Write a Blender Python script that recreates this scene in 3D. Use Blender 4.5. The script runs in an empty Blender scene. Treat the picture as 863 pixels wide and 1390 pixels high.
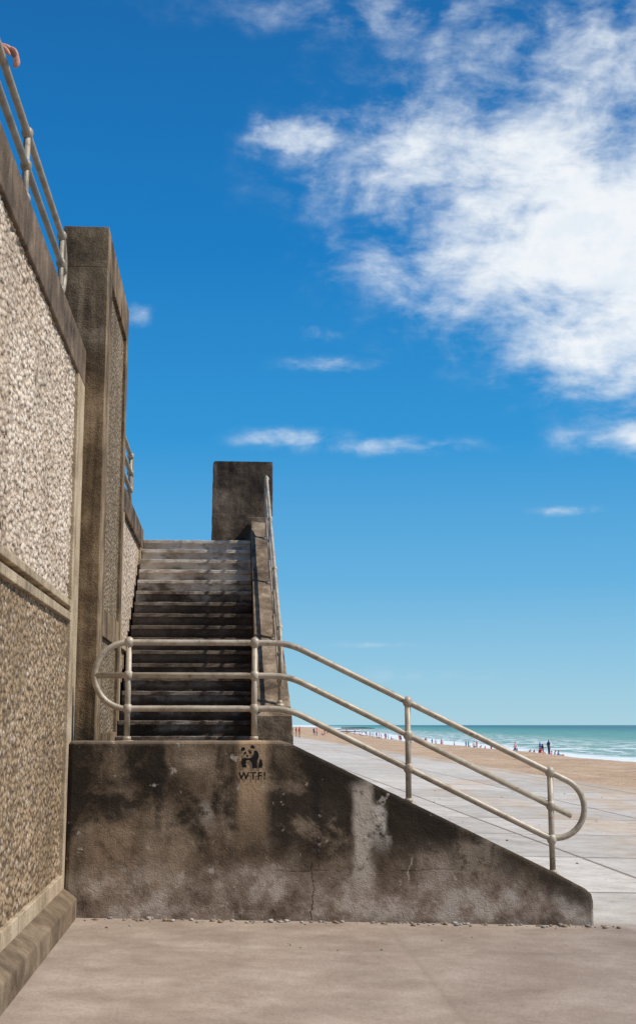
import bpy, bmesh, math, random
from mathutils import Vector, Matrix, noise
random.seed(7)
S = bpy.context.scene
S.view_settings.view_transform='Standard'; S.view_settings.look='None'; S.view_settings.exposure=0
COL = S.collection
SL = -0.024
def gz(x): return SL*(x+1.35)

# ------------------------------------------------------------------ node helpers
class NT:
    def __init__(s, tree):
        s.t=tree; s.n=tree.nodes; s.l=tree.links
    def new(s,typ,**kw):
        n=s.n.new(typ)
        for k,v in kw.items(): setattr(n,k,v)
        return n
    def put(s,inp,v):
        if isinstance(v,bpy.types.NodeSocket): s.l.new(v,inp)
        elif isinstance(v,(tuple,list)):
            v=tuple(v)
            if inp.type=='RGBA' and len(v)==3: v=v+(1,)
            inp.default_value=v
        else: inp.default_value=v
    def m(s,op,a,b=0.0,c=None,clamp=False):
        n=s.new('ShaderNodeMath',operation=op); n.use_clamp=clamp
        s.put(n.inputs[0],a); s.put(n.inputs[1],b)
        if c is not None: s.put(n.inputs[2],c)
        return n.outputs[0]
    def mix(s,f,a,b,bt='MIX'):
        n=s.new('ShaderNodeMix',data_type='RGBA',blend_type=bt)
        s.put(n.inputs[0],f); s.put(n.inputs[6],a); s.put(n.inputs[7],b)
        return n.outputs[2]
    def obj(s): return s.new('ShaderNodeTexCoord').outputs['Object']
    def xyz(s,v):
        n=s.new('ShaderNodeSeparateXYZ'); s.put(n.inputs[0],v); return n.outputs
    def mapv(s,v,scale=(1,1,1),loc=(0,0,0),rot=(0,0,0)):
        n=s.new('ShaderNodeMapping'); s.put(n.inputs[0],v)
        n.inputs['Scale'].default_value=scale; n.inputs['Location'].default_value=loc; n.inputs['Rotation'].default_value=rot
        return n.outputs[0]
    def noise(s,v,scale,detail=4,rough=.55,dist=0.0,col=False):
        n=s.new('ShaderNodeTexNoise'); s.put(n.inputs['Vector'],v)
        n.inputs['Scale'].default_value=scale; n.inputs['Detail'].default_value=detail
        n.inputs['Roughness'].default_value=rough; n.inputs['Distortion'].default_value=dist
        return n.outputs['Color'] if col else n.outputs['Fac']
    def vor(s,v,scale,feat='F1'):
        n=s.new('ShaderNodeTexVoronoi',feature=feat); s.put(n.inputs['Vector'],v)
        n.inputs['Scale'].default_value=scale
        return n
    def ramp(s,f,stops):
        n=s.new('ShaderNodeValToRGB'); s.put(n.inputs[0],f)
        e=n.color_ramp.elements
        while len(e)<len(stops): e.new(.5)
        for i,(p,c) in enumerate(stops):
            if not isinstance(c,(tuple,list)): c=(c,c,c)
            e[i].position=p; e[i].color=tuple(c)[:3]+(1,)
        return n.outputs[0]
    def sm(s,f,lo,hi,a=0.0,b=1.0):
        n=s.new('ShaderNodeMapRange',interpolation_type='SMOOTHSTEP')
        s.put(n.inputs[0],f); n.inputs[1].default_value=lo; n.inputs[2].default_value=hi
        n.inputs[3].default_value=a; n.inputs[4].default_value=b
        return n.outputs[0]
    def bump(s,h,strength=.5,dist=.01,nrm=None):
        n=s.new('ShaderNodeBump'); s.put(n.inputs['Height'],h)
        n.inputs['Strength'].default_value=strength; n.inputs['Distance'].default_value=dist
        if nrm is not None: s.put(n.inputs['Normal'],nrm)
        return n.outputs[0]

def newmat(name):
    m=bpy.data.materials.new(name); m.use_nodes=True
    t=NT(m.node_tree); p=m.node_tree.nodes['Principled BSDF']
    return m,t,p
def fin(t,p,col,rough=.9,nrm=None,metal=0.0,spec=.25):
    t.put(p.inputs['Base Color'],col); t.put(p.inputs['Roughness'],rough)
    t.put(p.inputs['Metallic'],metal); p.inputs['Specular IOR Level'].default_value=spec
    if nrm is not None: t.put(p.inputs['Normal'],nrm)

def concrete_nodes(t,cd,cm,cl,scale=1.2,streak=.5,speck=.35):
    v=t.obj()
    n1=t.noise(v,scale,7,.66,.3)
    col=t.ramp(n1,[(.33,cd),(.5,cm),(.68,cl)])
    if streak>0:
        st=t.noise(t.mapv(v,(7,7,.55)),1.0,4,.6)
        col=t.mix(t.sm(st,.48,.68,0,streak),col,tuple(c*.35 for c in cd))
        col=t.mix(t.sm(st,.46,.30,0,streak*.5),col,tuple(min(1,c*1.35) for c in cl))
    fine=t.noise(v,38,4,.7)
    col=t.mix(1.0,col,t.ramp(fine,[(.25,1-speck),(.5,1.0),(.75,1+speck*.6)]),'MULTIPLY')
    vo=t.vor(v,75)
    spk=t.sm(vo.outputs['Distance'],.12,.3,1,0)
    cc=t.xyz(vo.outputs['Color'])
    sel=t.sm(cc[0],.6,.75)
    col=t.mix(t.m('MULTIPLY',t.m('MULTIPLY',spk,sel),speck*1.2),col,tuple(min(1,c*1.7+.05) for c in cl))
    sel2=t.sm(cc[1],.68,.8)
    col=t.mix(t.m('MULTIPLY',t.m('MULTIPLY',spk,sel2),speck*1.8),col,tuple(c*.3 for c in cd))
    h=t.m('ADD',t.m('MULTIPLY',t.noise(v,14,4,.7),.9),t.m('MULTIPLY',fine,.6))
    h=t.m('SUBTRACT',h,t.m('MULTIPLY',vo.outputs['Distance'],.35))
    return v,col,h
def concrete(name,cd,cm,cl,scale=1.2,streak=.5,speck=.35,bump=.6,dist=.012):
    m,t,p=newmat(name)
    v,col,h=concrete_nodes(t,cd,cm,cl,scale,streak,speck)
    fin(t,p,col,.92,t.bump(h,bump,dist))
    return m

M_pier=concrete('stained_brown_concrete',(.05,.032,.018),(.17,.115,.065),(.36,.26,.16),1.6,.6,.3)
M_cope=concrete('coping_concrete',(.045,.032,.022),(.14,.098,.064),(.26,.185,.125),2.2,.35)
M_frame=concrete('pale_frame_concrete',(.22,.165,.105),(.42,.325,.215),(.55,.45,.32),1.8,.35)
M_plinth=concrete('plinth_concrete',(.08,.056,.035),(.18,.13,.083),(.30,.23,.155),2.6,0,.25,.35)
M_head=concrete('dark_head_wall_concrete',(.035,.024,.017),(.10,.07,.047),(.25,.185,.125),1.8,.65)
M_parap=concrete('parapet_concrete',(.07,.048,.032),(.20,.145,.095),(.42,.33,.24),3.0,.3)

def mk_steps():
    m,t,p=newmat('step_concrete')
    v,col,h=concrete_nodes(t,(.035,.024,.016),(.085,.06,.041),(.17,.125,.09),1.7,0.1)
    X,Y,Z=t.xyz(v)
    wear_lit=t.noise(t.mapv(v,(2.6,3,3.4)),1.6,6,.68)
    wear2=t.noise(t.mapv(v,(1.3,3,2.0),(4,4,4)),1.6,6,.68)
    fr=t.m('FRACT',t.m('DIVIDE',t.m('SUBTRACT',t.m('ADD',Z,t.m('MULTIPLY',t.m('SUBTRACT',wear_lit,.5),.05)),1.4),.1747))
    nose_lit=t.sm(fr,.60,.82)
    nose_lit=t.m('MULTIPLY',nose_lit,t.sm(Z,1.45,1.55))
    col=t.mix(t.m('MULTIPLY',nose_lit,t.sm(wear_lit,.42,.62,.0,.6)),col,(.25,.19,.14))  # sunlit tread edge painted into the colour, broken up by worn patches
    col=t.mix(t.m('MULTIPLY',t.sm(fr,.45,.1),.4),col,(.015,.011,.008))  # shadow beneath each tread edge painted onto the lower riser
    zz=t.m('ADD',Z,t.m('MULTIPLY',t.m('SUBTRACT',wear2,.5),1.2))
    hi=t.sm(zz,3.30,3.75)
    f=t.m('MULTIPLY',t.sm(wear_lit,.36,.50,.45,1),t.m('MULTIPLY',hi,t.sm(fr,.03,.22,.5,.95)))
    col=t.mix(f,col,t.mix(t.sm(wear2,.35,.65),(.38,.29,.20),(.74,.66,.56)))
    low=t.m('MULTIPLY',t.sm(Z,2.0,2.5,.75,0.18),t.sm(fr,.2,.5))
    col=t.mix(t.m('MULTIPLY',low,t.sm(wear2,.44,.60)),col,(.32,.28,.24))
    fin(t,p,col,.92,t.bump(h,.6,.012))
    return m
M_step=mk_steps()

def mk_flank():
    m,t,p=newmat('weathered_flank_wall_concrete')
    v,col,h=concrete_nodes(t,(.06,.04,.024),(.16,.112,.07),(.33,.25,.175),2.1,.3,.22)
    X,Y,Z=t.xyz(v)
    big=t.noise(v,1.15,8,.66,.6); wob=t.noise(v,3.2,5,.65)
    zz=t.m('ADD',Z,t.m('MULTIPLY',t.m('SUBTRACT',wob,.5),.5))
    low=t.sm(zz,.20,.52,1,0)
    lowc=t.ramp(t.noise(v,2.9,7,.68),[(.36,(.11,.075,.052)),(.5,(.33,.25,.19)),(.60,(.58,.49,.41))])
    col=t.mix(t.m('MULTIPLY',low,.8),col,lowc)
    bias=t.m('ADD',big,t.m('MULTIPLY',t.sm(X,-.2,-1.2),.05))
    alg=t.m('MULTIPLY',t.sm(bias,.42,.53),t.sm(zz,.34,.72))
    col=t.mix(t.m('MULTIPLY',alg,.88),col,(.022,.016,.011))
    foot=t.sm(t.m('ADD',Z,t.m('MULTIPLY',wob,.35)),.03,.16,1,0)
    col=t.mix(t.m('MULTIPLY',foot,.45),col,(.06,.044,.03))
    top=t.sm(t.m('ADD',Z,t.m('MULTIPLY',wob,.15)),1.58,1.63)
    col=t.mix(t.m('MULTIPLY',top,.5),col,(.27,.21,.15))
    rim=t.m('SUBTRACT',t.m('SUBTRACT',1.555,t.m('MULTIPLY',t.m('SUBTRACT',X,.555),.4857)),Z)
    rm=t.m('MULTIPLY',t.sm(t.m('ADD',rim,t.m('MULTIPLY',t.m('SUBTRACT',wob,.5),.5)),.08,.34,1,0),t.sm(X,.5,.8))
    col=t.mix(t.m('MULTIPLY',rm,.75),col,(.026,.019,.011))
    seam=t.sm(t.m('ABSOLUTE',t.m('SUBTRACT',t.m('ADD',Z,t.m('MULTIPLY',wob,.05)),.415)),.003,.013,1,0)
    seam=t.m('MULTIPLY',seam,t.m('MULTIPLY',t.sm(big,.46,.56),t.sm(X,1.9,2.3,1,.0)))
    col=t.mix(t.m('MULTIPLY',seam,.3),col,(.035,.025,.018))
    xn=t.m('MULTIPLY',t.m('SUBTRACT',t.noise(t.mapv(v,(4,4,1.6)),1.5,4,.6),.5),.22)
    xo=t.m('ADD',X,xn)
    n9=t.noise(v,9,5,.7)
    def streak(x0,w,ztop,zbot,c,amt,n=n9,lo=.36,hi=.56):
        nonlocal col
        d=t.m('ABSOLUTE',t.m('SUBTRACT',xo,x0))
        f=t.m('MULTIPLY',t.sm(d,w*.3,w,1,0),t.m('MULTIPLY',t.sm(Z,ztop-.12,ztop,1,0),t.sm(Z,zbot,zbot+.4)))
        f=t.m('MULTIPLY',f,t.sm(n,lo,hi))
        col=t.mix(t.m('MULTIPLY',f,amt),col,c)
    streak(1.27,.15,1.22,.0,(.52,.44,.35),.95,n9,.30,.50)
    streak(1.42,.10,1.05,.45,(.60,.53,.44),.95)
    streak(-.15,.1,1.05,.65,(.48,.41,.33),.8)
    streak(-1.0,.28,.9,.1,(.34,.235,.15),.65)
    streak(-.5,.25,.7,.05,(.36,.27,.185),.6)
    streak(2.3,.3,.7,.0,(.38,.30,.22),.6)
    streak(1.9,.2,.6,.0,(.36,.28,.21),.6)
    streak(.85,.05,1.5,.3,(.02,.016,.012),.8)
    streak(-.6,.06,1.56,.6,(.02,.016,.012),.8)
    dx=t.m('ABSOLUTE',t.m('SUBTRACT',t.m('ADD',X,t.m('MULTIPLY',xn,.5)),.25))
    wash=t.m('MULTIPLY',t.sm(dx,.08,.19,1,0),t.sm(Z,.45,1.15))
    col=t.mix(t.m('MULTIPLY',wash,.92),col,t.mix(n9,(.30,.20,.115),(.56,.39,.24)))
    bl=t.sm(t.noise(v,6.5,4,.6),.645,.69)
    col=t.mix(t.m('MULTIPLY',bl,.65),col,(.50,.44,.37))
    cx=t.m('ADD',X,t.m('MULTIPLY',t.m('SUBTRACT',t.noise(v,7,5,.7),.5),.14))
    ck=t.sm(t.m('ABSOLUTE',t.m('SUBTRACT',cx,.80)),.002,.009,1,0)
    ck=t.m('MULTIPLY',ck,t.sm(Z,.40,.5,1,0))
    col=t.mix(t.m('MULTIPLY',ck,.75),col,(.012,.01,.008))
    cx2=t.m('ADD',t.m('MULTIPLY',Z,-.18),cx)
    ck2=t.m('MULTIPLY',t.sm(t.m('ABSOLUTE',t.m('SUBTRACT',cx2,1.62)),.002,.009,1,0),t.m('MULTIPLY',t.sm(Z,.46,.54,1,0),t.sm(Z,.26,.32)))
    col=t.mix(t.m('MULTIPLY',ck2,.7),col,(.45,.39,.31))
    h=t.m('SUBTRACT',h,t.m('ADD',t.m('MULTIPLY',ck,1.2),t.m('MULTIPLY',seam,.3)))
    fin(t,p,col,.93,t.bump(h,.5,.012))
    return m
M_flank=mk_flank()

def pebbledash(name,base,pale,dark,scale=26,amt=1.0,bump=1.0,stretch=(1,.75,1),white=.6,var=.28,stain_amt=.5):
    m,t,p=newmat(name)
    v=t.obj()
    vv=t.mapv(v,stretch)
    vo=t.vor(vv,scale); d=vo.outputs['Distance']
    cc=t.xyz(vo.outputs['Color'])
    stain=t.noise(v,.8,6,.62,.5)
    col=t.mix(t.sm(stain,.38,.62),base,pale)
    col=t.mix(t.m('MULTIPLY',cc[0],var),col,tuple(c*.6 for c in base))
    col=t.mix(t.sm(cc[1],.75,.95,0,white),col,(.70,.65,.58))
    col=t.mix(t.sm(d,.34,.68,0,.8*amt),col,dark)
    st=t.noise(t.mapv(v,(2,2.2,.35)),1.6,5,.6)
    col=t.mix(t.sm(st,.52,.74,0,stain_amt),col,tuple(c*.6 for c in dark))
    st2=t.noise(t.mapv(v,(1,1.0,.7),(4,2,0),(math.radians(35),0,0)),1.1,5,.6)
    col=t.mix(t.sm(st2,.54,.66,0,stain_amt),col,tuple(c*.5 for c in base))
    h=t.m('SUBTRACT',1.0,t.m('POWER',d,1.6))
    fin(t,p,col,.9,t.bump(h,bump,.022))
    return m
M_pebU=pebbledash('pale_exposed_aggregate',(.60,.48,.365),(.76,.645,.52),(.27,.19,.125),21,.9,1.0,(1,.7,1.1),.45,.22,.4)
M_pebL=pebbledash('brown_tan_exposed_aggregate',(.37,.26,.155),(.50,.365,.23),(.105,.068,.038),22,1.0,1.0,(1,.75,1),.3,.4)
M_pebP=pebbledash('brown_exposed_aggregate',(.24,.17,.10),(.36,.265,.165),(.06,.042,.026),30,.9,1.0,(1,.75,1),.3)

def mk_rail(nm,k):
    m,t,p=newmat(nm)
    v=t.obj()
    n=t.noise(v,6,5,.65)
    col=t.ramp(n,[(.3,tuple(k*c for c in (.27,.21,.145))),(.5,tuple(k*c for c in (.44,.37,.275))),(.7,tuple(k*c for c in (.56,.49,.385)))])
    r=t.sm(t.noise(v,22,4,.7),.57,.68)
    col=t.mix(t.m('MULTIPLY',r,.65),col,(.14,.075,.04))
    fin(t,p,col,.5,t.bump(t.noise(v,60,3,.6),.25,.004),.1,.45)
    return m
M_rail=mk_rail('weathered_cream_paint',1.0)
M_rail2=mk_rail('dull_tan_paint',.72)
M_ink,t_,p_=newmat('black_spray_paint'); v_=t_.obj(); fin(t_,p_,t_.ramp(t_.noise(v_,40,3,.7),[(.3,(.006,.005,.005)),(.75,(.02,.016,.013))]),.8)

def mk_prom():
    m,t,p=newmat('promenade_concrete')
    v=t.obj(); X,Y,Z=t.xyz(v)
    big=t.noise(v,.35,5,.6,.3); mid=t.noise(v,2.2,7,.65); fine=t.noise(v,45,3,.7)
    col=t.ramp(mid,[(.3,(.45,.405,.345)),(.5,(.57,.525,.46)),(.7,(.66,.615,.55))])
    xs=t.m('ADD',X,t.m('MULTIPLY',t.m('SUBTRACT',big,.5),5))
    # sand blown over the slabs
    sand=t.sm(t.noise(t.mapv(v,(.5,.12,1)),1.0,6,.65),.50,.62)
    tan=t.m('MULTIPLY',t.m('MAXIMUM',t.m('MULTIPLY',sand,t.sm(xs,5.0,8.0,.1,1)),t.sm(xs,11.2,12.6)),.75)
    col=t.mix(tan,col,t.ramp(mid,[(.3,(.46,.34,.225)),(.6,(.60,.46,.325))]))
    ys=t.m('ADD',Y,t.m('MULTIPLY',t.m('SUBTRACT',big,.5),.8))
    br=t.m('MULTIPLY',t.sm(ys,12.4,13.2,1,0),t.sm(xs,3.4,4.6,1,.15))
    col=t.mix(t.m('MULTIPLY',br,.85),col,t.ramp(t.noise(v,1.4,7,.7),[(.3,(.19,.13,.09)),(.5,(.285,.21,.155)),(.7,(.40,.315,.25))]))
    jn=t.m('MULTIPLY',t.m('SUBTRACT',t.noise(v,3,4,.7),.5),.05)
    def joint(c,per,off,w):
        a=t.m('ADD',c,off); a=t.m('DIVIDE',a,per); a=t.m('FRACT',a); a=t.m('ABSOLUTE',t.m('SUBTRACT',a,.5))
        a=t.m('MULTIPLY',t.m('SUBTRACT',.5,a),per)
        a=t.m('ADD',a,jn)
        return t.sm(a,w*.3,w,1,0)
    j=t.m('MAXIMUM',joint(X,3.6,-1.45,.05),joint(Y,4.2,1.55,.07))
    j=t.m('MULTIPLY',j,t.sm(Y,12.5,13.5,.12,1))
    col=t.mix(t.m('MULTIPLY',j,.8),col,(.16,.115,.08))
    wn=t.new('ShaderNodeTexWhiteNoise',noise_dimensions='2D')
    cb=t.new('ShaderNodeCombineXYZ')
    t.put(cb.inputs[0],t.m('FLOOR',t.m('DIVIDE',t.m('ADD',X,-1.45),3.6)));t.put(cb.inputs[1],t.m('FLOOR',t.m('DIVIDE',t.m('ADD',Y,1.55),4.2)))
    t.put(wn.inputs['Vector'],cb.outputs[0])
    col=t.mix(1.0,col,t.ramp(wn.outputs['Value'],[(0,.84),(1,1.07)]),'MULTIPLY')
    col=t.mix(1.0,col,t.ramp(fine,[(.25,.76),(.5,1.0),(.75,1.15)]),'MULTIPLY')
    blot=t.sm(t.noise(v,5,5,.7),.56,.7)
    col=t.mix(t.m('MULTIPLY',blot,.4),col,(.24,.18,.13))
    h=t.m('SUBTRACT',t.m('ADD',mid,t.m('MULTIPLY',fine,.5)),j)
    fin(t,p,col,.95,t.bump(h,.5,.01))
    return m
M_prom=mk_prom()
def mk_beach():
    m,t,p=newmat('shingle')
    v=t.obj()
    n=t.noise(v,.25,6,.7); f=t.noise(v,5,5,.8)
    col=t.ramp(n,[(.3,(.40,.26,.155)),(.5,(.51,.355,.225)),(.7,(.62,.47,.33))])
    col=t.mix(1.0,col,t.ramp(f,[(.3,.45),(.5,1.0),(.7,1.3)]),'MULTIPLY')
    X,Y,Z=t.xyz(v)
    col=t.mix(t.sm(Z,-2.95,-2.6,.6,0),col,(.24,.17,.12))
    fin(t,p,col,.95,t.bump(f,.8,.08))
    return m
M_beach=mk_beach()
def mk_sea():
    m,t,p=newmat('sea_water')
    v=t.obj(); X,Y,Z=t.xyz(v)
    sh=t.m('ADD',42,t.m('MULTIPLY',t.m('MAXIMUM',t.m('SUBTRACT',Y,250),0),.06))
    wig=t.m('MULTIPLY',t.m('SUBTRACT',t.noise(v,.05,4,.6),.5),16)
    off=t.m('ADD',t.m('SUBTRACT',X,sh),wig)
    col=t.ramp(t.sm(off,0,500),[(0,(.26,.42,.33)),(.08,(.16,.39,.32)),(.4,(.085,.29,.26)),(1,(.04,.175,.22))])
    w=t.noise(t.mapv(v,(.22,.05,1),rot=(0,0,.12)),1.0,5,.65,.5)
    col=t.mix(t.sm(w,.4,.62,.5,0),col,(.03,.15,.15))
    foam=t.sm(off,13,20,1,0)
    fl=t.noise(t.mapv(v,(.35,.05,1)),1.0,6,.72)
    bands=t.m('MULTIPLY',t.sm(off,24,95,1,0),t.sm(fl,.50,.56))
    caps=t.m('MULTIPLY',t.sm(t.noise(t.mapv(v,(.5,.12,1)),1.0,6,.75),.64,.69),t.sm(off,40,300,.8,.35))
    f=t.m('MAXIMUM',t.m('MAXIMUM',foam,bands),caps)
    f=t.m('MULTIPLY',f,t.sm(t.noise(v,.7,4,.7),.3,.5,.55,1))
    col=t.mix(f,col,(.88,.90,.89))
    fin(t,p,col,.45,t.bump(w,.6,.5),0,.25)
    return m
M_sea=mk_sea()

# ------------------------------------------------------------------ geometry helpers
def mkobj(name,me,mat=None,parent=None):
    o=bpy.data.objects.new(name,me); COL.objects.link(o)
    if mat is not None:
        for mm in (mat if isinstance(mat,list) else [mat]): me.materials.append(mm)
    if parent is not None:
        o.parent=parent; o.matrix_parent_inverse=Matrix.Translation(parent['_loc']).inverted()
    return o
def empty(name,loc,label,cat,group=None):
    e=bpy.data.objects.new(name,None); e.empty_display_size=.2; e.location=loc
    COL.objects.link(e); e['label']=label; e['category']=cat; e['_loc']=list(loc)
    if group: e['group']=group
    return e
def child_fix():
    for o in bpy.data.objects:
        if '_loc' in o: del o['_loc']
def pyd(name,V,F,mat=None,parent=None):
    me=bpy.data.meshes.new(name); me.from_pydata(V,[],F); me.update()
    return mkobj(name,me,mat,parent)
def boxes(name,bs,mat,parent=None,bev=.008):
    bm=bmesh.new()
    for (x0,x1,y0,y1,z0,z1) in bs:
        vs=[bm.verts.new(c) for c in [(x0,y0,z0),(x1,y0,z0),(x1,y1,z0),(x0,y1,z0),(x0,y0,z1),(x1,y0,z1),(x1,y1,z1),(x0,y1,z1)]]
        for f in [(0,3,2,1),(4,5,6,7),(0,1,5,4),(1,2,6,5),(2,3,7,6),(3,0,4,7)]: bm.faces.new([vs[i] for i in f])
    me=bpy.data.meshes.new(name); bm.to_mesh(me); bm.free()
    o=mkobj(name,me,mat,parent)
    if bev: bevel(o,bev)
    return o
def bevel(o,w=.01,seg=2):
    b=o.modifiers.new('bevel','BEVEL'); b.width=w; b.segments=seg; b.limit_method='ANGLE'; b.angle_limit=math.radians(35)
def prism(name,poly,a0,a1,axis,mat,parent=None,bev=.01):
    n=len(poly)
    def P(u,w,a): return (a,u,w) if axis=='X' else (u,a,w)
    bm=bmesh.new()
    A=[bm.verts.new(P(u,w,a0)) for u,w in poly]; B=[bm.verts.new(P(u,w,a1)) for u,w in poly]
    bm.faces.new(A); bm.faces.new(B[::-1])
    for i in range(n): bm.faces.new((A[i],B[i],B[(i+1)%n],A[(i+1)%n]))
    bmesh.ops.recalc_face_normals(bm,faces=bm.faces)
    me=bpy.data.meshes.new(name); bm.to_mesh(me); bm.free()
    o=mkobj(name,me,mat,parent)
    if bev: bevel(o,bev)
    return o
tex_r=bpy.data.textures.new('rough','CLOUDS'); tex_r.noise_scale=.12; tex_r.noise_depth=4
def roughen(o,vox=.025,amp=.014):
    r=o.modifiers.new('remesh','REMESH'); r.mode='VOXEL'; r.voxel_size=vox; r.use_smooth_shade=False
    d=o.modifiers.new('rough','DISPLACE'); d.texture=tex_r; d.texture_coords='GLOBAL'; d.strength=amp; d.mid_level=1.0
def tube_geo(bm,pts,r,seg=12,closed=False,cap=True):
    pts=[Vector(p) for p in pts]; n=len(pts)
    rings=[]; up=None
    for i,p in enumerate(pts):
        if closed: tan=(pts[(i+1)%n]-pts[i-1])
        else: tan=(pts[min(i+1,n-1)]-pts[max(i-1,0)])
        tan.normalize()
        if up is None:
            up=tan.orthogonal().normalized()
        else:
            up=(up-tan*up.dot(tan)).normalized()
        s=tan.cross(up)
        rings.append([bm.verts.new(p+(up*math.cos(2*math.pi*k/seg)+s*math.sin(2*math.pi*k/seg))*r) for k in range(seg)])
    m=n if closed else n-1
    for i in range(m):
        A=rings[i]; B=rings[(i+1)%n]
        off=0
        if closed and i==n-1:
            off=min(range(seg),key=lambda q:(A[0].co-B[q].co).length)
        for k in range(seg):
            f=bm.faces.new((A[k],A[(k+1)%seg],B[(k+1+off)%seg],B[(k+off)%seg])); f.smooth=True
    if not closed and cap:
        bm.faces.new(rings[0][::-1]); bm.faces.new(rings[-1])
def bmobj(name,bm,mat,parent=None):
    bmesh.ops.recalc_face_normals(bm,faces=bm.faces)
    me=bpy.data.meshes.new(name); bm.to_mesh(me); bm.free(); return mkobj(name,me,mat,parent)
def tube(name,pts,r,mat,parent,closed=False):
    bm=bmesh.new(); tube_geo(bm,pts,r,12,closed); return bmobj(name,bm,mat,parent)
def post(name,base,h,joints,r,mat,parent):
    bm=bmesh.new(); b=Vector(base)
    tube_geo(bm,[b,b+Vector((0,0,h))],r*.95)
    tube_geo(bm,[b+Vector((0,0,-.03)),b+Vector((0,0,.014))],r*2.3,16)
    tube_geo(bm,[b+Vector((0,0,.014)),b+Vector((0,0,.05))],r*1.35,16)
    for j in joints:
        mt=Matrix.Translation(b+Vector((0,0,j)))@Matrix.Diagonal((1,1,1.15,1))
        g=bmesh.ops.create_uvsphere(bm,u_segments=16,v_segments=10,radius=r*1.62,matrix=mt)
        for q in g['verts']:
            for f in q.link_faces: f.smooth=True
    return bmobj(name,bm,mat,parent)

# ------------------------------------------------------------------ structure: ground, promenade, beach, sea
def shore(y): return 42+max(0,y-250)*.06
ys=[-120,-40,0,6,9,12,15,18,24,32,42,55,70,90,115,145,180,220,270,330,400,500,620,800,1000,1300,1700,2200,2600]
V=[];F=[]
xs=[-2.6,0,4,8,13]
for y in ys:
    for x in xs: V.append((x,y,gz(x)))
    V.append((13.0,y,gz(13)-.45))
nx=6
for j in range(len(ys)-1):
    for i in range(nx-1): a=j*nx+i; F.append((a,a+1,a+nx+1,a+nx))
prom=pyd('promenade',V,F,M_prom); prom['kind']='structure'
def bz0(x,y):
    s=shore(y); q=(x-13)/(s-13)
    if q<.35: z=-.47-.35*q/.35
    elif q<.6: z=-.82+.15*math.sin((q-.35)/.25*math.pi)-.25*(q-.35)/.25
    else: z=-1.07-(q-.6)/.4*1.93
    return z
V=[];F=[]
yy=[]; y=-120
while y<2600:
    yy.append(y); y+= 2.0 if 20<y<260 else (6 if y<600 else 40)
NX=34
for y in yy:
    s=shore(y)
    for i in range(NX):
        t=i/(NX-1)
        x=12.9+t*(s+25-12.9)
        z=bz0(max(x,13),y)
        if i>0: z+=(noise.noise(Vector((x*.3,y*.12,0)))*.22+noise.noise(Vector((x*1.1,y*.7,3)))*.12)*min(1,i/3)
        V.append((x,y,z))
for j in range(len(yy)-1):
    for i in range(NX-1): a=j*NX+i; F.append((a,a+1,a+NX+1,a+NX))
beach=pyd('beach',V,F,M_beach); beach['kind']='structure'
for f in beach.data.polygons: f.use_smooth=True
sea=pyd('sea',[(10,-3000,-3),(26000,-3000,-3),(26000,30000,-3),(-6000,30000,-3),(-6000,2595,-3),(10,2595,-3)],[(0,1,2,3,4,5)],M_sea); sea['kind']='structure'
M_land=concrete('inland_ground',(.10,.11,.05),(.16,.16,.08),(.24,.22,.13),.05,.1)
land=pyd('ground',[(-3000,-400,-.06),(-2.55,-400,-.06),(-2.55,2600,-.06),(-3000,2600,-.06)],[(0,1,2,3)],M_land); land['kind']='structure'
up=prism('upper_promenade',[(-8,0),(-8,5.33),(16.0,5.33),(17.5,4.36),(60,4.36),(60,0)],-9,-1.72,'X',M_prom,None,0); up['kind']='structure'

# ------------------------------------------------------------------ sea wall (near)
XW=-1.43
W=empty('sea_wall',(XW,5,0),'tall concrete sea wall with pale exposed aggregate panels','wall')
boxes('wall_core',[(-1.95,-1.475,-6,13.05,-.1,5.376)],M_pier,W,0)
boxes('coping',[(-1.955,XW,-6,13.06,5.0,5.38)],M_cope,W,.015)
boxes('frame',[(-1.5,XW,-6,12.5,2.765,2.83),(-1.5,XW+.004,-6,12.5,2.64,2.715),(-1.5,XW,-6,12.5,.24,.38),
  (-1.5,XW,12.5,13.05,0,5.0),(-1.5,XW,6.3,6.9,2.83,5.0),(-1.5,XW,6.3,6.9,.38,2.64),(-1.5,XW,.2,.8,2.83,5.0),(-1.5,XW,.2,.8,.38,2.64)],M_frame,W,.008)
prism('plinth',[(-1.46,-.1),(-1.31,-.1),(-1.31,.17),(-1.43,.26),(-1.46,.26)],-6,12.63,'Y',M_plinth,W,.02)
# real pebbled relief, lumps match the shader cells
tc=bpy.data.textures.new('wave','CLOUDS'); tc.noise_scale=.45; tc.noise_depth=1
def panel(y0,y1,z0,z1,step,mat,lab=None,x=-1.468,peb=None,parent=W,wave=0):
    ny=max(2,int((y1-y0)/step)); nz=max(2,int((z1-z0)/step)); V=[];F=[]
    for j in range(nz+1):
        for i in range(ny+1):
            V.append((x,y0+(y1-y0)*i/ny,z0+(z1-z0)*j/nz))
    for j in range(nz):
        for i in range(ny):
            a=j*(ny+1)+i; F.append((a,a+1,a+ny+2,a+ny+1))
    o=pyd('panel',V,F,mat,parent)
    if lab: o['label']=lab
    for f in o.data.polygons: f.use_smooth=True
    if peb:
        sc,st,am=peb
        for v in o.data.vertices:
            c=v.co
            d=noise.voronoi(Vector((c.x*st[0]*sc,c.y*st[1]*sc,c.z*st[2]*sc)))[0][0]
            w=noise.noise(Vector((0,c.y*1.7,c.z*2.2)))*wave
            v.co.x=x+am*(.55-min(1,d**1.4))+w
        o.data.update()
    return o
panel(6.9,12.5,2.83,5.0,.0155,M_pebU,'pale bulging exposed aggregate panel',peb=(21,(1,.7,1.1),.026),wave=.012)
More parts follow.
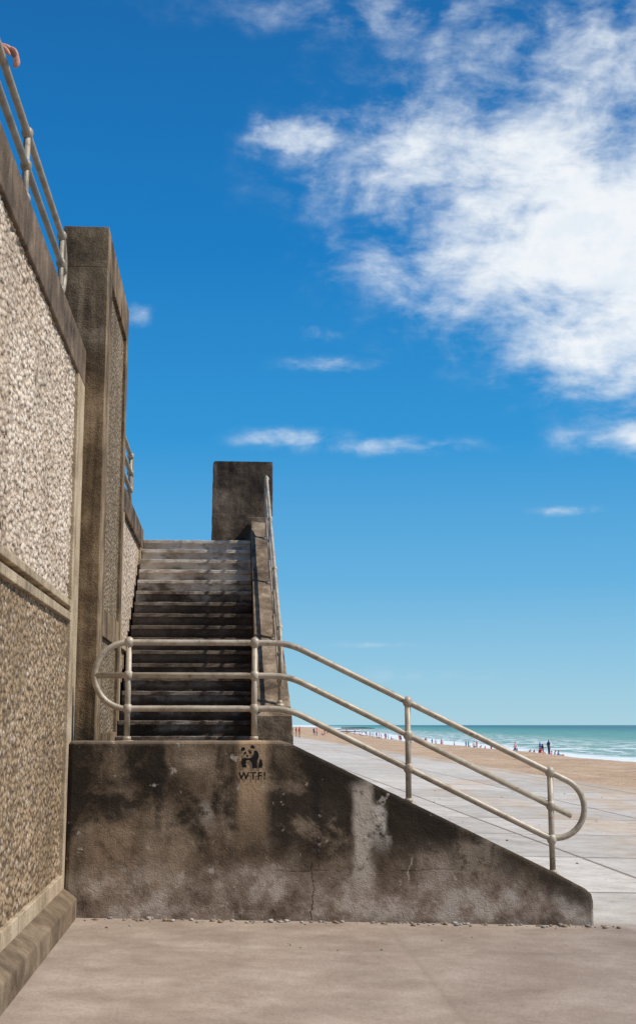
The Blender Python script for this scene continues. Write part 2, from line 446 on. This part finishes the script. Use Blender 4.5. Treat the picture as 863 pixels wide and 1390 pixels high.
panel(6.9,12.5,.38,2.64,.0165,M_pebL,'brown tan exposed aggregate panel',peb=(22,(1,.75,1),.020),wave=.004)
for a,b in ((.8,6.3),(-6,.2)):
    panel(a,b,2.83,5.0,.2,M_pebU); panel(a,b,.38,2.64,.2,M_pebL)

# ------------------------------------------------------------------ pier
P=empty('concrete_pier',(-1.45,14.5,1.4),'tall stained brown concrete pier projecting from sea wall','pier')
YP0,YP1=13.06,15.9; XP=-1.24; ZT=6.68
boxes('pier_core',[(-1.69,XP-.045,YP0,YP1,-.1,ZT-.003)],M_pier,P,0)
boxes('pier_frame',[(-1.69,XP,YP0-.003,YP0+.55,-.1,6.25),(-1.69,XP,YP1-.25,YP1+.003,-.1,6.25),(-1.692,XP+.001,YP0-.004,YP1+.004,6.25,ZT),
  (-1.6,XP-.002,YP0+.55,YP1-.25,2.58,2.86),(-1.6,XP-.002,YP0+.55,YP1-.25,-.1,1.62)],M_pier,P,.006)
panel(YP0+.55,YP1-.25,2.86,6.25,.05,M_pebP,None,XP-.035,None,P)
panel(YP0+.55,YP1-.25,1.62,2.58,.05,M_pebP,None,XP-.035,None,P)

W2=empty('sea_wall',(-1.4,18,0),'lower length of sea wall beside the stairs with brown coping','wall')
boxes('wall_core',[(-1.75,-1.29,YP1+.005,19.62,-.1,4.49)],M_pier,W2,0)
boxes('coping',[(-1.76,-1.235,YP1+.006,19.64,4.22,4.52)],M_cope,W2,.02)
boxes('frame',[(-1.6,-1.242,YP1+.008,16.1,1.4,4.22),(-1.6,-1.242,19.3,19.62,1.4,4.22),(-1.6,-1.242,16.1,19.3,2.6,2.76)],M_frame,W2,.008)
panel(16.1,19.3,2.76,4.22,.05,M_pebU,None,-1.28,None,W2); panel(16.1,19.3,1.3,2.6,.05,M_pebL,None,-1.28,None,W2)
W3=empty('sea_wall',(-1.4,40,0),'sea wall continuing along the promenade beyond the stairs','wall')
boxes('wall_core',[(-1.75,-1.29,21.96,60,-.1,4.2)],M_pebL,W3,0)
boxes('coping',[(-1.76,-1.235,21.96,60,4.2,4.38)],M_cope,W3,.02)

# ------------------------------------------------------------------ staircase
ST=empty('staircase',(.5,15,0),'weathered concrete staircase climbing beside the sea wall','staircase')
YB=12.64
fl=prism('flank_wall',[(-1.425,-.2),(-1.425,1.56),(.50,1.56),(.60,1.535),(3.02,.375),(3.33,.215),(3.385,.165),(3.40,.10),(3.395,-.3)],YB,YB+.30,'Y',M_flank,ST,.02)
roughen(fl,.02,.006)
fl['label']='dark stained wall with sloping top and black panda stencil'
Z0=1.40; N=17; R=.1747; T=.256; YS=15.5
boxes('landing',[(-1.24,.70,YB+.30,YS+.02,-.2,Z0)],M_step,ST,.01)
poly=[(YS+.02,-.2)]
for i in range(N):
    y=YS+i*T; z=Z0+R*(i+1)
    poly+= [(y+.03,z-.05),(y,z-.05),(y,z)] if i==0 else [(y+.03,z-R),(y+.03,z-.05),(y,z-.05),(y,z)]
poly+=[(21.95,Z0+R*N),(21.95,-.2)]
# tread edges worn unevenly: several cross sections with small random offsets
def flight():
    bm=bmesh.new(); nxs=14; rnd=random.Random(11); prev=None
    for k in range(nxs+1):
        xx=-1.236+(.335+1.236)*k/nxs
        ring=[]
        for i,(u,w) in enumerate(poly):
            inner=0<i<len(poly)-2
            ring.append(bm.verts.new((xx,u+(rnd.uniform(-.007,.007) if inner else 0),w+(rnd.uniform(-.006,.003) if inner else 0))))
        if prev:
            n=len(ring)
            for i in range(n): bm.faces.new((prev[i],ring[i],ring[(i+1)%n],prev[(i+1)%n]))
        else: bm.faces.new(ring)
        prev=ring
    bm.faces.new(prev[::-1])
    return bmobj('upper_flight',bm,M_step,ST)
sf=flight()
bv=sf.modifiers.new('b','BEVEL'); bv.width=.012; bv.segments=2; bv.limit_method='ANGLE'
poly2=[(.70,-.2),(.70,Z0-.18)]
x=.70; z=Z0-.18
while z>0.0:
    x+=.31; poly2.append((x,z)); z-=.18
    if z>-.05: poly2.append((x,max(z,-.05)))
poly2.append((x,-.2))
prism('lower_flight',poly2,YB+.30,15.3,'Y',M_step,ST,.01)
def parapet():
    bm=bmesh.new()
    def zt(y): return 1.81+.6605*(y-15.3)
    rows=[]
    n=22
    for i in range(n+1):
        y=15.3+(19.62-15.3)*i/n
        xo=.75-.17*i/n
        rows.append([bm.verts.new(c) for c in ((.338,y,-.2),(.338,y,zt(y)),(xo,y,zt(y)-.01),(xo+.10,y,-.3))])
    for i in range(n):
        A=rows[i];B=rows[i+1]
        for k in range(4): bm.faces.new((A[k],B[k],B[(k+1)%4],A[(k+1)%4]))
    bm.faces.new(rows[0][::-1]); bm.faces.new(rows[-1])
    return bmobj('parapet',bm,M_parap,ST)
pa=parapet(); roughen(pa,.02,.01)
pw=prism('newel_block',[(19.625,-.2),(19.625,4.72),(19.85,4.72),(19.85,-.2)],.338,.60,'X',M_parap,ST,.01)
hw=prism('head_wall',[(-.255,4.30),(-.245,5.60),(-.22,5.62),(.66,5.62),(.675,5.60),(.68,-.2),(.345,-.2),(.345,4.30)],19.855,20.3,'Y',M_head,ST,.02)
roughen(hw,.03,.02)
boxes('head_parapet',[(.36,.66,20.305,21.94,-.2,5.45)],M_head,ST,.02)

# stencil (panda emblem + lettering)
def panda(fl_parent):
    bm=bmesh.new()
    K=.205
    def poly(pts):
        vs=[bm.verts.new((.245+px*K,YB-.004,1.405+py*K)) for px,py in pts]
        bm.faces.new(vs)
    def ell(cx,cy,a,b,rot=0,n=14):
        c,s=math.cos(rot),math.sin(rot)
        poly([(cx+a*math.cos(q)*c-b*math.sin(q)*s, cy+a*math.cos(q)*s+b*math.sin(q)*c) for q in [2*math.pi*k/n for k in range(n)]])
    ell(-.40,.37,.10,.085,.6); ell(.03,.46,.10,.08,-.4)
    ell(-.31,.19,.05,.085,-.6); ell(-.08,.22,.05,.085,.6)
    ell(-.20,.07,.055,.032)
    poly([(.10,.30),(.20,.30),(.29,.20),(.31,.03),(.25,-.13),(.22,-.30),(.25,-.46),(.03,-.48),(.02,-.30),(-.04,-.16),(-.14,-.12),(-.25,-.14),(-.27,-.26),(-.22,-.44),(-.43,-.44),(-.48,-.24),(-.45,-.04),(-.32,-.02),(-.16,-.04),(.0,.0),(.09,.12)])
    poly([(.36,-.06),(.45,-.14),(.49,-.30),(.46,-.45),(.29,-.46),(.31,-.32),(.33,-.18)])
    return bmobj('panda_emblem',bm,M_ink,fl_parent)
fl['_loc']=[0,0,0]
pn=panda(fl); pn.matrix_parent_inverse=Matrix.Identity(4)
cu=bpy.data.curves.new('wtf','FONT'); cu.body='WTF!'; cu.size=.092; cu.align_x='CENTER'; cu.offset=.0022; cu.space_character=1.22
to=bpy.data.objects.new('tmp',cu); COL.objects.link(to)
bpy.context.view_layer.update()
me=bpy.data.meshes.new_from_object(to.evaluated_get(bpy.context.evaluated_depsgraph_get()))
bpy.data.objects.remove(to)
me.transform(Matrix.Translation((.25,YB-.004,1.208))@Matrix.Rotation(math.radians(90),4,'X'))
me.materials.clear()
lt=mkobj('stencil_lettering',me,M_ink,fl); lt.matrix_parent_inverse=Matrix.Identity(4)

# ------------------------------------------------------------------ railings
RR=.029
G='galvanised tube railings'
FR=empty('railing',(0,YB+.15,1.56),'cream tubular steel railing with looped ends on flank wall','railing',G)
yr=YB+.15; sd=Vector((math.cos(math.radians(25.9)),0,-math.sin(math.radians(25.9)))); sn=Vector((-sd.z,0,sd.x))
topz,midz,botz=2.465,2.157,1.85; xb=.58
slope=math.tan(math.radians(25.9))
def line(z0,x): return Vector((x,yr,z0-(x-xb)*slope))
def bend(z0,n=8):
    out=[]; L=.16
    p0=Vector((xb-L,yr,z0)); p1=Vector((xb,yr,z0)); p2=p1+sd*L
    for i in range(n+1):
        t=i/n; out.append(p0*(1-t)**2+p1*2*t*(1-t)+p2*t*t)
    return out
rad=(topz-botz)/2
rad2=rad*math.cos(math.radians(25.9))
cR=line(midz,3.10)
pts=[Vector((-.92+rad*math.cos(a),yr,(topz+botz)/2+rad*math.sin(a))) for a in [math.radians(270-180*i/18) for i in range(19)]]
pts+=bend(topz)
pts+=[cR+sn*rad2*math.cos(a)+sd*rad2*math.sin(a) for a in [math.pi*i/18 for i in range(19)]]
pts+=bend(botz)[::-1]
tube('rail',pts,RR,M_rail,FR,True)
tube('rail',[Vector((-.92-rad,yr,midz))]+bend(midz)+[line(midz,3.25)],RR,M_rail,FR)
for x,b in ((-.914,1.545),(.266,1.545),(1.714,None),(3.058,None)):
    if b is None:
        zt=line(topz,x).z; b=1.55-(x-.555)*.4875-.01
        js=[zt-b,zt-b-.307,zt-b-.615]; h=zt-b
    else:
        js=[topz-b,midz-b,botz-b]; h=topz-b
    post('post',(x,yr,b),h,js,RR,M_rail,FR)
def straight_rail(e,P0,D,zs,posts,zb,mat,slope=0.0,RR=RR):
    P0=Vector(P0);D=Vector(D)
    def at(s,z): return Vector((P0.x+D.x*s,P0.y+D.y*s,z+slope*s))
    s0,s1=posts[0],posts[-1]
    top,mid,bot=zs; r=(top-bot)/2
    pts=[at(s1,0)*1+D*(r*math.sin(a))+Vector((0,0,(top+bot)/2+r*math.cos(a)+slope*(r*math.sin(a)))) for a in [math.pi*i/16 for i in range(17)]]
    pts+=[at(s0,0)-D*(r*math.sin(a))+Vector((0,0,(top+bot)/2-r*math.cos(a)-slope*(r*math.sin(a)))) for a in [math.pi*i/16 for i in range(17)]]
    tube('rail',pts,RR,mat,e,True)
    tube('rail',[at(s0,mid)-D*r-Vector((0,0,slope*r)),at(s1,mid)+D*r+Vector((0,0,slope*r))],RR,mat,e)
    for s in posts:
        b=zb+slope*s
        post('post',(P0.x+D.x*s,P0.y+D.y*s,b),top+slope*s-b,[top-zb,mid-zb,bot-zb],RR,mat,e)
R2=empty('railing',(-1.6,8,5.38),'weathered tan tube railing along the top of sea wall','railing',G)
straight_rail(R2,(-1.6,0,0),(0,1,0),(6.25,5.98,5.71),[-3.8,-1.5,.8,3.1,5.4,7.7,9.95,12.2],5.375,M_rail2)
R3=empty('railing',(-1.31,17,4.5),'short tube railing on coping beyond the pier','railing',G)
straight_rail(R3,(-1.32,0,0),(0,1,0),(5.27,5.04,4.81),[16.15,17.9],4.51,M_rail2)
R4=empty('railing',(.54,17,3),'sloping tube railing on parapet of upper flight','railing',G)
straight_rail(R4,(.61,15.5,0),(-.016,1,0),(2.80,2.50,2.20),[0,1.25,2.5,3.65],1.925,M_rail,slope=.6605,RR=.021)

# ------------------------------------------------------------------ pebbles at foot
def stones():
    bm=bmesh.new(); rnd=random.Random(3)
    for k in range(240):
        if k<150: x=rnd.uniform(-1.25,3.6); y=YB-abs(rnd.gauss(0,.07))-.02
        elif k<175: x=rnd.uniform(-1.2,5); y=rnd.uniform(11,13.2)
        else: x=rnd.uniform(3.5,12.5); y=rnd.uniform(13,40)
        if y>YB-.01 and x<3.45: continue
        s=rnd.choice([.007,.008,.011,.015,.02]) * rnd.uniform(.8,1.3)
        mt=Matrix.Translation((x,y,gz(x)+s*.4))@Matrix.Rotation(rnd.uniform(0,6),4,'Z')@Matrix.Diagonal((s*1.3,s,s*.65,1))
        g=bmesh.ops.create_icosphere(bm,subdivisions=2,radius=1,matrix=mt)
        mi=rnd.choice([0,0,1,2])
        for q in g['verts']:
            for f in q.link_faces: f.smooth=True; f.material_index=mi
    mats=[]
    for n,c in (('tan_pebble',(.34,.24,.15)),('grey_pebble',(.30,.28,.26)),('pale_pebble',(.55,.50,.43))):
        m,t,p=newmat(n); v=t.obj(); fin(t,p,t.mix(t.noise(v,60,3,.6),tuple(q*.5 for q in c),c),.7); mats.append(m)
    o=bmobj('pebbles',bm,mats); o['kind']='stuff'; o['label']='loose beach pebbles scattered on the promenade'; o['category']='pebbles'
stones()

# ------------------------------------------------------------------ people
def simple(name,c,rough=.8,usecol=False,scale=30):
    m,t,p=newmat(name); v=t.obj()
    if usecol:
        oi=t.new('ShaderNodeObjectInfo'); base=oi.outputs['Color']
        col=t.mix(t.m('MULTIPLY',t.noise(v,scale,3,.6),.35),base,(.02,.02,.02))
    else: col=t.mix(t.m('MULTIPLY',t.noise(v,scale,3,.6),.35),c,tuple(q*.4 for q in c))
    fin(t,p,col,rough); return m
M_skin=simple('skin',(.62,.31,.22),.6); M_hair=simple('hair',(.10,.06,.035),.8); M_shirt=simple('shirt_cloth',(1,1,1),.9,True)
M_trou=simple('trouser_cloth',(.06,.08,.14),.9)
PM=[M_skin,M_hair,M_shirt,M_trou]
def skin_eval(verts,edges,radii,root=0,sub=1):
    me=bpy.data.meshes.new('t'); me.from_pydata(verts,edges,[]); me.update()
    o=bpy.data.objects.new('t',me); COL.objects.link(o)
    sk=o.modifiers.new('s','SKIN')
    if not me.skin_vertices:
        bpy.context.view_layer.objects.active=o; o.select_set(True)
        bpy.ops.mesh.customdata_skin_add()
    for i,r in enumerate(radii):
        rr=r if isinstance(r,tuple) else (r,r)
        me.skin_vertices[0].data[i].radius=rr
        me.skin_vertices[0].data[i].use_root=(i==root)
    su=o.modifiers.new('u','SUBSURF'); su.levels=sub; su.render_levels=sub
    bpy.context.view_layer.update()
    out=bpy.data.meshes.new_from_object(o.evaluated_get(bpy.context.evaluated_depsgraph_get()))
    bpy.data.objects.remove(o)
    return out
def segd(p,a,b):
    ab=b-a; t=max(0,min(1,(p-a).dot(ab)/max(ab.length_squared,1e-9))); return (p-(a+ab*t)).length
def figure(J,name='person_mesh',sub=1):
    keys=['pelvis','waist','chest','neck','head','crown','shL','elL','wrL','haL','shR','elR','wrR','haR','hiL','knL','anL','toL','hiR','knR','anR','toR']
    rad=dict(pelvis=(.135,.11),waist=(.125,.10),chest=(.16,.11),neck=.055,head=.085,crown=.075,sh=.06,el=.048,wr=.034,ha=.036,hi=.095,kn=.065,an=.043,to=.04)
    V=[Vector(J[k]) for k in keys]; R_=[rad[k] if k in rad else rad[k[:2]] for k in keys]
    I={k:i for i,k in enumerate(keys)}
    E=[('pelvis','waist'),('waist','chest'),('chest','neck'),('neck','head'),('head','crown')]
    for s in 'LR': E+=[('chest','sh'+s),('sh'+s,'el'+s),('el'+s,'wr'+s),('wr'+s,'ha'+s),('pelvis','hi'+s),('hi'+s,'kn'+s),('kn'+s,'an'+s),('an'+s,'to'+s)]
    me=skin_eval(V,[(I[a],I[b]) for a,b in E],R_,0,sub)
    me.name=name; me.materials.clear()
    for m in PM: me.materials.append(m)
    cm={('neck','head'):0,('head','crown'):0,('pelvis','waist'):2,('waist','chest'):2,('chest','neck'):2}
    for s in 'LR':
        cm.update({('chest','sh'+s):2,('sh'+s,'el'+s):2,('el'+s,'wr'+s):J.get('sleeve',0),('wr'+s,'ha'+s):0,('pelvis','hi'+s):3,('hi'+s,'kn'+s):J.get('thigh',3),('kn'+s,'an'+s):J.get('calf',0),('an'+s,'to'+s):J.get('calf',0)})
    hd=(Vector(J['crown'])+Vector(J['head']))*.5; fw=Vector(J.get('face',(0,1,0)))
    for f in me.polygons:
        c=Vector(f.center); f.use_smooth=True
        best=min(E,key=lambda e:segd(c,V[I[e[0]]],V[I[e[1]]]))
        mi=cm[best]
        if best==('head','crown') or best==('neck','head'):
            d=c-hd
            if d.z>.05 or (d.dot(fw)<-.01 and d.z>-.07): mi=1
        f.material_index=mi
    return me
def stand(step=0.0,arm=0.0):
    return dict(pelvis=(0,0,.93),waist=(0,0,1.08),chest=(0,0,1.33),neck=(0,.0,1.49),head=(0,.02,1.58),crown=(0,.01,1.68),
      shL=(-.19,0,1.41),elL=(-.24,-.05-arm*.1,1.14),wrL=(-.22,.06+arm*.25,.92+arm*.3),haL=(-.21,.09+arm*.3,.84+arm*.35),
      shR=(.19,0,1.41),elR=(.24,-.03,1.14),wrR=(.24,.05,.90),haR=(.235,.07,.82),
      hiL=(-.09,0,.88),knL=(-.10,.04+step*.25,.49),anL=(-.10,step*.35-.02,.09),toL=(-.11,step*.35+.13,.045),
      hiR=(.09,0,.88),knR=(.10,.03-step*.05,.49),anR=(.10,-step*.35-.02,.10),toR=(.11,-step*.32+.13,.045))
def sitting():
    return dict(pelvis=(0,0,.12),waist=(0,-.03,.28),chest=(0,-.05,.52),neck=(0,-.04,.67),head=(0,-.01,.76),crown=(0,-.01,.86),
      shL=(-.19,-.05,.60),elL=(-.25,-.05,.34),wrL=(-.17,.15,.38),haL=(-.14,.22,.40),
      shR=(.19,-.05,.60),elR=(.27,-.14,.34),wrR=(.28,-.22,.10),haR=(.28,-.25,.05),
      hiL=(-.10,.04,.11),knL=(-.13,.42,.42),anL=(-.12,.62,.09),toL=(-.13,.76,.045),
      hiR=(.10,.04,.11),knR=(.14,.42,.38),anR=(.13,.66,.09),toR=(.14,.80,.045))
J=stand(0); J['thigh']=0
Js=sitting(); Js['thigh']=0
meshes=[figure(J),figure(stand(1.0,.4)),figure(stand(.3,1.0)),figure(Js)]
J=stand(0); J['calf']=3; meshes.append(figure(J))
def bz(x,y):
    if x<13: return gz(x)
    return bz0(x,y)+noise.noise(Vector((x*.3,y*.12,0)))*.22+noise.noise(Vector((x*1.1,y*.7,3)))*.12
cols={'red':(.7,.05,.04),'navy':(.04,.07,.22),'white':(.85,.85,.85),'black':(.02,.02,.02),'blue':(.08,.3,.7),'pink':(.85,.35,.4),'green':(.10,.35,.14),'teal':(.05,.45,.5),'yellow':(.8,.6,.1)}
poses=['standing','walking','standing with raised arm','sitting','in trousers standing']
PP=[(36.0,155,4,'navy'),(36.9,157.5,2,'black'),(35.3,151,3,'white'),(37.4,160,0,'blue'),(34.6,149,3,'navy'),(34.9,153,3,'red'),(35.6,158,3,'teal'),(35.9,150,3,'white'),
 (33.2,139,4,'navy'),(34.4,141,3,'white'),(34.0,138,3,'blue'),(35.2,146,3,'pink'),(36.4,152,3,'yellow'),(33.5,144,3,'red'),(37.0,165,3,'white'),(36.6,170,3,'blue'),(37.4,175,1,'pink'),
 (38.5,208,0,'red'),(39.2,214,1,'white'),(40.0,226,4,'navy'),(39.0,231,3,'blue'),(40.4,240,0,'white'),(39.6,249,1,'pink'),(40.5,262,2,'white'),(38.8,221,3,'red'),
 (37.5,203,3,'white'),(38.0,211,3,'navy'),(39.0,218,0,'teal'),(39.7,236,3,'pink'),(41,270,0,'navy'),(40.5,255,4,'black'),(41.2,280,1,'red'),(36.8,196,3,'yellow'),(37.2,190,0,'white'),
 (36.9,182,3,'pink'),(37.8,186,3,'blue'),(37.9,198,3,'red'),(38.6,205,3,'teal'),(36.2,192,3,'white'),(38.2,216,3,'yellow'),(39.1,224,3,'white'),(39.9,243,3,'red'),
 (12.0,232,0,'red'),(12.9,238,4,'red'),(11.9,245,4,'navy'),(12.5,262,1,'white'),(11.0,225,4,'black'),(11.6,215,0,'red'),(24,330,0,'pink'),(25,345,4,'navy'),(22,310,3,'pink'),(27,360,1,'blue'),
 (20,300,4,'red'),(19,290,0,'white'),(21,325,1,'navy'),
 (41,300,0,'white'),(42,318,4,'navy'),(43,335,1,'red'),(44,352,3,'white'),(43.5,372,0,'blue'),(46,390,4,'black'),(44,405,0,'pink'),(47,420,3,'white'),(49,442,1,'navy'),
 (48,455,0,'yellow'),(50,470,4,'teal'),(52,490,0,'white'),(50,505,3,'red'),(54,525,1,'black'),(53,540,0,'pink'),(56,560,4,'blue'),(40,400,3,'white'),(38,430,0,'green'),(42,470,4,'red'),(36,380,1,'white'),(45,520,0,'white'),
 (40,310,4,'white'),(41.5,326,0,'red'),(42,345,3,'navy'),(43,360,0,'white'),(44.5,380,1,'pink'),(45.5,398,0,'white'),(46.5,412,4,'red'),(47.5,430,0,'black'),(49.5,460,4,'white'),(51,480,0,'blue'),(53,510,4,'white'),(55,550,0,'pink')]
rp=random.Random(5)
for x,y,k,c in PP:
    o=bpy.data.objects.new('person',meshes[k]); COL.objects.link(o)
    o.location=(x,y,bz(x,y)); o.rotation_euler=(0,0,rp.uniform(-1.2,-2.2) if k!=1 else rp.uniform(-.3,3.4))
    sc=rp.uniform(.97,1.07); o.scale=(sc,sc,sc); o.color=cols[c]+(1,)
    o['label']=f'person in {c} top {poses[k]} on '+('the promenade' if x<13.2 else 'the shingle'); o['category']='person'; o['group']='people on the beach'

# person leaning on the wall-top railing
px,py,pz=-2.05,8.66,5.33
J=dict(pelvis=(px-.05,py,pz+.93),waist=(px-.02,py,pz+1.08),chest=(px+.04,py,pz+1.31),neck=(px+.10,py,pz+1.46),head=(px+.14,py,pz+1.55),crown=(px+.13,py,pz+1.66),
  shL=(px+.04,py+.19,pz+1.39),elL=(-1.87,py+.20,pz+1.13),wrL=(-1.655,8.80,6.365),haL=(-1.62,8.80,6.35),
  shR=(px+.04,py-.19,pz+1.39),elR=(px,py-.26,pz+1.10),wrR=(px+.10,py-.27,pz+.88),haR=(px+.12,py-.27,pz+.82),
  hiL=(px-.05,py+.09,pz+.88),knL=(px-.02,py+.10,pz+.49),anL=(px-.08,py+.10,pz+.09),toL=(px+.07,py+.11,pz+.045),
  hiR=(px-.05,py-.09,pz+.88),knR=(px,py-.10,pz+.49),anR=(px-.06,py-.10,pz+.09),toR=(px+.09,py-.11,pz+.045),sleeve=2,calf=3,face=(1,0,0))
body=figure(J,'leaning_person_body',2)
bm=bmesh.new(); bm.from_mesh(body)
def hand(T):
    def add(p,r):
        m=skin_eval([T@Vector(q) for q in p],[(i,i+1) for i in range(len(p)-1)],r,0,2)
        for f in m.polygons: f.use_smooth=True; f.material_index=0
        bm.from_mesh(m)
    add([(-.065,0,.022),(-.02,0,.012),(.025,0,.0),(.058,0,-.018)],[(.034,.030),(.046,.030),(.056,.028),(.054,.022)])
    for dy,r,L,dz in ((-.036,.0125,.92,.004),(-.012,.0132,1.04,.0),(.012,.0128,1.0,-.003),(.035,.0115,.82,-.008)):
        add([(.045,dy,-.012+dz),(.078,dy*1.1,-.030+dz),(.094,dy*1.15,-.030-.036*L+dz),(.088,dy*1.15,-.030-.070*L+dz),(.066,dy*1.15,-.030-.088*L+dz)],[r*1.25,r*1.25,r*1.1,r,r*.8])
    add([(-.02,-.03,-.002),(.01,-.058,-.022),(.035,-.070,-.05),(.05,-.064,-.08)],[.02,.018,.015,.012])
hand(Matrix.Translation((-1.60,8.80,6.345))@Matrix.Scale(1.05,4))
hand(Matrix.Translation((px+.12,py-.27,pz+.80))@Matrix.Rotation(math.radians(70),4,'Y'))
for c,sx in (((px+.225,py,pz+1.59),(.02,.014,.025)),((px+.13,py+.082,pz+1.60),(.018,.01,.03)),((px+.13,py-.082,pz+1.60),(.018,.01,.03))):
    bmesh.ops.create_icosphere(bm,subdivisions=2,radius=1,matrix=Matrix.Translation(c)@Matrix.Diagonal(sx+(1,)))
for v in bm.verts: v.co-=Vector((px,py,pz))
bm.to_mesh(body); bm.free()
po=bpy.data.objects.new('person',body); COL.objects.link(po); po.location=(px,py,pz); po.color=(.72,.78,.85,1)
po['label']='person in white long sleeved shirt leaning on wall-top railing'; po['category']='person'

BW=prism('breakwater',[(150,-3.4),(152,-1.6),(178,-1.4),(190,-2.2),(194,-3.4)],1750,1790,'Y',M_head,None,0)
BW['label']='low dark breakwater reaching into the sea far away'; BW['category']='breakwater'
for k,(y,L) in enumerate(((900,12),(1250,20))):
    s=shore(y)
    g=prism('groyne',[(s-14,-3.6),(s-14,-2.0),(s+L,-2.6),(s+L,-3.6)],y,y+1.2,'Y',M_head,None,0)
    g['label']='dark timber groyne running down shingle into the sea'; g['category']='groyne'; g['group']='groynes along the beach'

# ------------------------------------------------------------------ light
EL=50; AZ=15
ts=Vector((math.cos(math.radians(EL))*math.cos(math.radians(AZ)),-math.cos(math.radians(EL))*math.sin(math.radians(AZ)),math.sin(math.radians(EL))))
L=bpy.data.lights.new('sun','SUN'); L.energy=4.5; L.angle=math.radians(.53); L.color=(1,.94,.85)
lo=bpy.data.objects.new('sun',L); COL.objects.link(lo); lo.rotation_euler=(-ts).to_track_quat('-Z','Y').to_euler(); lo.location=(20,-5,30)
w=bpy.data.worlds.new('World'); S.world=w; w.use_nodes=True
t=NT(w.node_tree); bg=w.node_tree.nodes['Background']
sky=t.new('ShaderNodeTexSky',sky_type='NISHITA'); sky.sun_disc=False; sky.sun_elevation=math.radians(EL); sky.sun_rotation=math.radians(90+AZ)
sky.air_density=1.0; sky.dust_density=.5; sky.ozone_density=2.0
g=t.new('ShaderNodeTexCoord').outputs['Generated']
X,Y,Z=t.xyz(g)
az=t.m('MULTIPLY',t.m('ARCTAN2',X,Y),57.2958); el=t.m('MULTIPLY',t.m('ARCSINE',Z),57.2958)
gr=t.ramp(t.m('DIVIDE',el,60,clamp=True),[(0,(.40,.65,.76)),(.035,(.29,.58,.77)),(.1,(.125,.44,.75)),(.2,(.026,.305,.68)),(.33,(.006,.205,.56)),(.5,(.006,.14,.42)),(1,(.03,.12,.34))])
vm=t.new('ShaderNodeVectorMath',operation='SCALE'); t.put(vm.inputs[0],gr); vm.inputs['Scale'].default_value=10.0
skyc=t.mix(.94,sky.outputs[0],vm.outputs[0])
cb=t.new('ShaderNodeCombineXYZ'); t.put(cb.inputs[0],az); t.put(cb.inputs[1],el)
P2=cb.outputs[0]
wn=t.noise(t.mapv(P2,(.5,.8,1)),1.0,4,.6,col=True); wx,wy,wz=t.xyz(wn)
azw=t.m('ADD',az,t.m('MULTIPLY',t.m('SUBTRACT',wx,.5),3.4))
elw=t.m('ADD',el,t.m('MULTIPLY',t.m('SUBTRACT',wy,.5),2.2))
azs=t.m('ADD',az,t.m('MULTIPLY',t.m('SUBTRACT',wx,.5),1.3))
els=t.m('ADD',el,t.m('MULTIPLY',t.m('SUBTRACT',wy,.5),.7))
blobs=[(11.8,23.8,7.8,2.7,1.0,0),(16.8,20.6,8.6,4.4,1.45,0),(18,16.6,5.6,2.9,1.25,0),(3.4,24.7,2.9,.9,.66,0),(9,29.5,12,1.3,.34,0),(20,26.6,12,3.6,.72,0),
 (6.8,11.75,4.6,.40,.46,1),(2.7,12.15,2.5,.38,.52,1),(4.4,15.3,2.3,.38,.46,1),(14.3,8.9,1.6,.25,.5,1),(17.8,12,3.2,.9,.80,1),(4.9,20.4,.9,1.0,.36,1),
 (-4.2,17.2,.8,.5,.36,1),(4.0,16.6,.9,.4,.34,1),(6.3,3.3,2.2,.16,.30,1),(9,2.0,4,.5,.24,1),(8,19.2,4.5,2.2,.40,0)]
M=None
for a,e,ra,re,wt,sm in blobs:
    A,B=(azs,els) if sm else (azw,elw)
    u=t.m('MULTIPLY_ADD',A,1/ra,-a/ra); q=t.m('MULTIPLY_ADD',B,1/re,-e/re)
    r2=t.m('MULTIPLY_ADD',u,u,t.m('MULTIPLY',q,q))
    gss=t.m('MULTIPLY',t.m('POWER',.3679,r2),wt)
    M=gss if M is None else t.m('MAXIMUM',M,gss)
fb=t.noise(t.mapv(P2,(.30,.44,1),(2,3,0),(0,0,.35)),1.0,9,.58,.35)
fb2=t.noise(t.mapv(P2,(.8,2.0,1),(8,1,0),(0,0,.3)),1.0,6,.62,.3)
fbm=t.m('MULTIPLY_ADD',fb,.75,t.m('MULTIPLY',fb2,.25))
amp=t.m('MINIMUM',t.m('MULTIPLY',M,3.0),1.0)
val=t.m('ADD',M,t.m('MULTIPLY',t.m('MULTIPLY',t.m('SUBTRACT',fbm,.5),2.5),amp))
alpha=t.sm(val,.06,1.25,0,.97)
alpha=t.m('MULTIPLY',alpha,t.sm(el,0,1.5))
# soft modelling inside the cloud
shade=t.noise(t.mapv(P2,(.55,.85,1),(1,7,0)),1.0,5,.6)
ccol=t.mix(t.m('MULTIPLY',t.sm(val,.3,1.3),t.sm(shade,.35,.6,.45,1)),(7.3,8.2,9.1),(9.1,9.4,9.7))
fincol=t.mix(alpha,skyc,ccol)
t.put(bg.inputs['Color'],fincol); bg.inputs['Strength'].default_value=.1
try:
    w.cycles.sampling_method='MANUAL'; w.cycles.sample_map_resolution=256
except Exception as ex: print(ex)

# ------------------------------------------------------------------ camera
cam=bpy.data.cameras.new('camera'); co=bpy.data.objects.new('camera',cam); COL.objects.link(co)
co.location=(0,0,1.7); co.rotation_euler=(math.radians(90+10.4),0,math.radians(-3.87))
cam.sensor_fit='VERTICAL'; cam.sensor_height=36; cam.lens=1820/1390*36; cam.shift_y=-45/1390
cam.clip_end=60000; cam.clip_start=.1
S.camera=co
child_fix()
